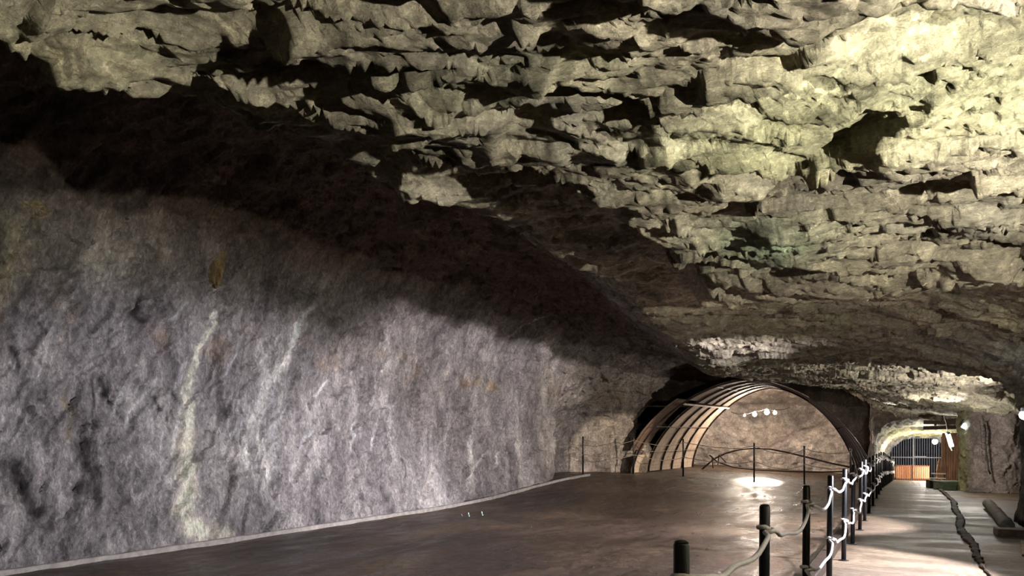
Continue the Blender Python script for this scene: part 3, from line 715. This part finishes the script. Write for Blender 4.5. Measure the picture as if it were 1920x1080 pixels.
tag(obj('beam', bm, M['beam']), 'lower timber beam along the right frame edge, nearest to the camera', 'beam')
boulder('boulder', at(1850, 915, 21.0)+Vector((.0, .1, -.1)), (.42, .35, .16), 81, (.30, .26, .24), 'rounded grey ledge rock at the foot of the pillar with the cable', rot=.5)
# three pale green marks on the chamber floor, added as thin tubes
for px, py, lab in ((867, 958, 'faint tiny pale green mark on the brown floor, left of two brighter ones'), (880, 958, 'brightest pale green mark on the brown floor, middle one'), (905, 955, 'pale green mark on the brown floor, rightmost of three')):
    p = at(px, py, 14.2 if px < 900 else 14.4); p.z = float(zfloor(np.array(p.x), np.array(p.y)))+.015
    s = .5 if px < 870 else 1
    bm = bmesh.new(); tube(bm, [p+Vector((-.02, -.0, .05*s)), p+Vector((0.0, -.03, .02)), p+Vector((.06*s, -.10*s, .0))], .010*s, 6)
    tag(obj('floor_mark', bm, M['mint']), lab, 'mark', 'pale green marks on the chamber floor')

# ------------------------------------------------------------------ lamps in the side chamber
for i, (p, lab) in enumerate(zip(LAMPS, ['small dim warm lamp at the left end of the string in the side chamber', 'bright warm lamp second from left on the back wall string', 'brightest warm lamp, third on the string under the arch', 'warm lamp at the right end of the string under the arch'])):
    t = empty('hanging_lamp', p)
    r = (.045, .085, .10, .075)[i]
    bm = bmesh.new(); bmesh.ops.create_uvsphere(bm, u_segments=16, v_segments=10, radius=r); obj('bulb', bm, M['bulb_warm'], t, True)
    bm = bmesh.new(); lathe(bm, [(r*.6, r*.8), (r*.55, r*1.4), (.02, r*1.7)], 14); obj('socket', bm, M['housing'], t)
    tag(t, lab, 'lamp', 'warm lamps strung in the side chamber')
bm = bmesh.new(); ws = [at(1370, 772, 30.2)]+[p+Vector((0, 0, (.045, .085, .10, .075)[i]*1.7)) for i, p in enumerate(LAMPS)]+[at(1480, 764, 30.4)]
path = []
for A, B in zip(ws, ws[1:]):
    for k in range(6):
        f = k/6; v = A.lerp(B, f); v.z -= .05*4*f*(1-f); path.append(v)
path.append(ws[-1]); tube(bm, path, .012, 5); tag(obj('lamp_cable', bm, M['cable'], None, True), 'thin black cable carrying the warm lamps under the arch', 'cable')

# ------------------------------------------------------------------ gate and rusty picket barrier at the end of the passage
def zf(x, y): return float(zfloor(np.array(float(x)), np.array(float(y))))
gy = 50.0; gz = zf(0, gy); g = empty('grille_gate', (.4, gy, gz))
for x in np.linspace(-1.35, 1.45, 24):
    h = 2.62-.25*max(0, -x-.2)**1.3
    bm = bmesh.new(); tube(bm, [(x, 0, 0), (x, 0, h)], .022, 6); obj('bar', bm, M['bars'], g)
for z in (.08, 1.3, 2.45):
    bm = bmesh.new(); box(bm, (.05, 0, z), (2.9, .04, .05)); obj('crossbar', bm, M['bars'], g)
bm = bmesh.new(); box(bm, (-.1, -.03, 1.3), (.07, .05, 2.6)); obj('gate_post', bm, M['housing'], g)
bm = bmesh.new(); box(bm, (.25, -.05, 1.34), (.62, .05, .07)); obj('lock_bar', bm, M['housing'], g)
tag(g, 'tall dark barred gate closing the end of the passage', 'gate')
fy = 46.0; fz = zf(0, fy); pf = empty('picket_barrier', (.1, fy, fz))
for x in np.linspace(-.78, .92, 21):
    bm = bmesh.new(); box(bm, (x, 0, .42), (.035, .03, .80)); obj('picket', bm, M['rust'], pf)
for z in (.10, .76):
    bm = bmesh.new(); box(bm, (.07, .03, z), (1.75, .03, .045)); obj('rail', bm, M['rust'], pf)
for x in (-.68, .12): bm = bmesh.new(); box(bm, (x, -.03, .42), (.05, .05, .86)); obj('end_post', bm, M['timber'], pf)
bm = bmesh.new(); box(bm, (.07, .10, .42), (1.70, .02, .62)); obj('back_panel', bm, plain('pale_orange_panel', (.72, .45, .27), .7), pf)
tag(pf, 'low rust-orange picket barrier across the path end before the dark gate', 'barrier')
# side lights of the passage, with unseen fills near the gate
light('POINT', (.95, 44.0, .35), 600, (1, .86, .68), .06)  # unseen light that brightens the picket barrier
light('POINT', (.7, 48.4, .9), 45, (.80, .84, 1), .06)  # unseen bluish light added to pick out the gate bars
light('POINT', (.6, 38.5, 1.35), 120, NEUT, .06)
light('POINT', (.9, 29.5, 1.45), 110, NEUT, .06)
# floodlights
def flood(p, size, rot, lab, shape='box', m='bulb_cold'):
    t = empty('floodlight', p); R_ = Matrix.Rotation(rot[2], 3, 'Z') @ Matrix.Rotation(rot[1], 3, 'Y') @ Matrix.Rotation(rot[0], 3, 'X')
    def rb(bm):
        for v in bm.verts: v.co = R_ @ v.co
    if shape == 'box':
        bm = bmesh.new(); box(bm, (0, .05, 0), (size[0], .09, size[1]), None, .012); rb(bm); obj('housing', bm, M['housing'], t)
        bm = bmesh.new(); box(bm, (0, -.005, 0), (size[0]*.9, .04, size[1]*.85), None, .01); rb(bm); obj('lens', bm, M[m], t)
        bm = bmesh.new(); w2 = size[0]/2+.015
        tube(bm, [(-w2, .05, 0), (-w2, .10, size[1]*.9), (w2, .10, size[1]*.9), (w2, .05, 0)], .012, 6); tube(bm, [(0, .10, size[1]*.9), (0, .14, size[1]*.9+.35)], .015, 6); rb(bm); obj('bracket', bm, M['cable'], t)
    elif shape == 'tube':
        bm = bmesh.new(); tube(bm, [(0, 0, -size[1]/2), (0, 0, size[1]/2)], size[0]/2, 14); rb(bm); obj('lens', bm, M[m], t, False)
        bm = bmesh.new(); lathe(bm, [(size[0]*.55, size[1]/2), (size[0]*.55, size[1]/2+.07), (size[0]*.2, size[1]/2+.1)], 14); tube(bm, [(0, 0, size[1]/2+.05), (.04, 0, size[1]/2+.4), (.02, 0, 1.35)], .012, 6); rb(bm); obj('housing', bm, M['housing'], t)
        bm = bmesh.new(); lathe(bm, [(size[0]*.3, -size[1]/2-.14), (size[0]*.42, -size[1]/2-.04), (size[0]*.42, -size[1]/2)], 14); rb(bm); obj('end_cap', bm, M['greenrim'], t)
    else:
        bm = bmesh.new(); bmesh.ops.create_uvsphere(bm, u_segments=16, v_segments=12, radius=size[0]); obj('lens', bm, M[m], t, True)
        bm = bmesh.new(); lathe(bm, [(size[0]*.7, size[0]*.7), (size[0]*.7, size[0]*1.5), (.02, size[0]*1.7)], 14); obj('housing', bm, M['housing'], t)
    return tag(t, lab, 'lamp')
flood(at(1813, 801, 21.5), (.30, .16), (.3, .45, .4), 'white floodlight hanging at the top of the rock pillar')
flood(at(1781, 826, 25.5), (.14, .42), (0, -.25, 0), 'white tube lamp hanging before the brown planked pillar', 'tube')
flood(at(1753, 828, 36.5), (.13,), (0, 0, 0), 'round white lamp at the right shoulder of the gate arch', 'ball')
flood(at(1921, 778, 11.0), (.07,), (0, 0, 0), 'bluish white lamp on the dark rock at the right frame edge', 'ball')

# planked brown pillar, ochre cone, steps, trough, lintel
def zat(p): return zf(p.x, p.y)
pc = at(1785, 880, 29.5); z0 = zat(pc)
t = empty('planked_pillar', (pc.x, pc.y, z0)); rd = random.Random(3)
for k in range(9):
    bm = bmesh.new(); x = -.33+k*.082; h = 2.0+rd.uniform(-.15, .1)
    vs = box(bm, (x, rd.uniform(-.03, .03), h/2), (.076, .05, h), Matrix.Rotation(rd.uniform(-.02, .02), 3, 'Y'), .006)
    obj('plank', bm, M['planks'], t)
bm = bmesh.new(); box(bm, (0, .22, 1.0), (.66, .34, 2.1), None, .03); obj('core', bm, M['planks'], t)
tag(t, 'rusty brown pillar clad in rough upright planks behind the green trough', 'pillar')
pc = at(1761, 884, 33); z0 = zat(pc)
n, k = 40, 20; zz = np.linspace(0, 1, n)[:, None]; ph = np.linspace(0, 2*math.pi, k, endpoint=False)[None, :]
rr_ = .17*(1-zz)**.8+.012+.012*np.sin(zz*40)*(1-zz); Vc = np.stack([rr_*np.cos(ph), rr_*np.sin(ph), zz*1.15+0*ph], -1)
Vc += (.02*fbm(Vc.reshape(-1, 3)*6, 5, 3)).reshape(n, k)[..., None]*np.array([1, 1, 0])
o = grid_obj('stalagmite', Vc, M['ochre'], closed=True); o.location = (pc.x, pc.y, z0-.02); tag(o, 'tall thin ochre cone of stone beside the brown planked pillar', 'stalagmite')
pc = at(1757, 893, 27.5); z0 = zat(pc)
t = empty('wooden_steps', (pc.x, pc.y, z0))
for k in range(3):
    bm = bmesh.new(); box(bm, (.03*k, .28*k, .10+.16*k), (.56-.04*k, .30, .035), None, .006); obj('tread', bm, M['stepwood'], t)
for s in (-1, 1):
    bm = bmesh.new()
    for k in range(3): box(bm, (s*.2+.03*k, .28*k, .05+.08*k), (.03, .28, .08+.16*k))
    obj('stringer', bm, M['timber'], t)
tag(t, 'short flight of three pale wooden steps left of the brown pillar', 'steps')
pc = at(1780, 919, 22.4); z0 = zat(pc)
t = empty('trough', (pc.x, pc.y, z0), TH)
bm = bmesh.new()
for c_, s_ in (((0, -.20, .12), (.72, .03, .24)), ((0, .20, .12), (.72, .03, .24)), ((-.345, 0, .12), (.03, .40, .24)), ((.345, 0, .12), (.03, .40, .24)), ((0, 0, .02), (.70, .40, .03))): box(bm, c_, s_)
obj('tank', bm, M['green'], t)
bm = bmesh.new()
for c_, s_ in (((0, -.205, .25), (.76, .05, .025)), ((0, .205, .25), (.76, .05, .025)), ((-.355, 0, .25), (.05, .40, .025)), ((.355, 0, .25), (.05, .40, .025))): box(bm, c_, s_)
obj('rim', bm, M['greenrim'], t)
tag(t, 'dull green trough with a pale rim on the ground before the brown pillar', 'trough')
pc = at(1748, 908, 23.6); bm = bmesh.new(); box(bm, Vector((pc.x, pc.y, zat(pc)+.13)), (.26, .5, .26), Matrix.Rotation(.2, 3, 'Z'), .02)
tag(obj('crate', bm, M['timber']), 'small dark box at the path edge left of the green trough', 'box')
t = empty('roof_frame', at(1775, 797, 27.5))
for c_, s_, r_ in (((0, 0, .10), (1.5, .14, .14), .02), ((-.1, .6, -.08), (1.3, .12, .14), -.02)):
    bm = bmesh.new(); box(bm, c_, s_, Matrix.Rotation(r_, 3, 'Y'), .01); obj('beam', bm, M['timber'], t)
for x in (-.35, .05, .4):
    bm = bmesh.new(); box(bm, (x, .3, .02), (.06, .8, .06), None, .006); obj('joist', bm, M['timber'], t)
for x in (-.15, .62):
    bm = bmesh.new(); tube(bm, [(x, 0, .12), (x+.03, 0, .7)], .03, 6); obj('hanger', bm, M['timber'], t)
tag(t, 'dark timber roof frame hung under the rock above the brown pillar', 'frame')
# cable with hooks on the rock pillar
bx_ = at(1849, 842, 20.9)
t = empty('cable_rack', bx_)
pts = [at(1846, 796, 20.6), at(1848, 812, 20.5), at(1847, 830, 20.5), at(1849, 848, 20.45), at(1852, 866, 20.5), at(1853, 880, 20.4), at(1857, 889, 20.4)]
bm = bmesh.new(); tube(bm, [p-t.location for p in pts], .022, 8); obj('cable', bm, M['cable'], t, True)
for k, yy in enumerate((794, 804, 815, 826, 838, 850)):
    a0 = at(1846+k*.9, yy, 20.45); s = .012*20.5/20
    bm = bmesh.new(); hk = []
    for j in range(9):
        a = -math.pi*j/8*1.1
        hk.append(Vector(a0)-t.location+Vector((-.055+.06*math.cos(a), -.02, .065*math.sin(a))))
    hk.append(hk[-1]+Vector((0, 0, .05))); tube(bm, hk, .009, 6); obj('hook', bm, M['cable'], t, True)
tag(t, 'black hanging cable with a column of small hooks on the brown rock pillar', 'cable')
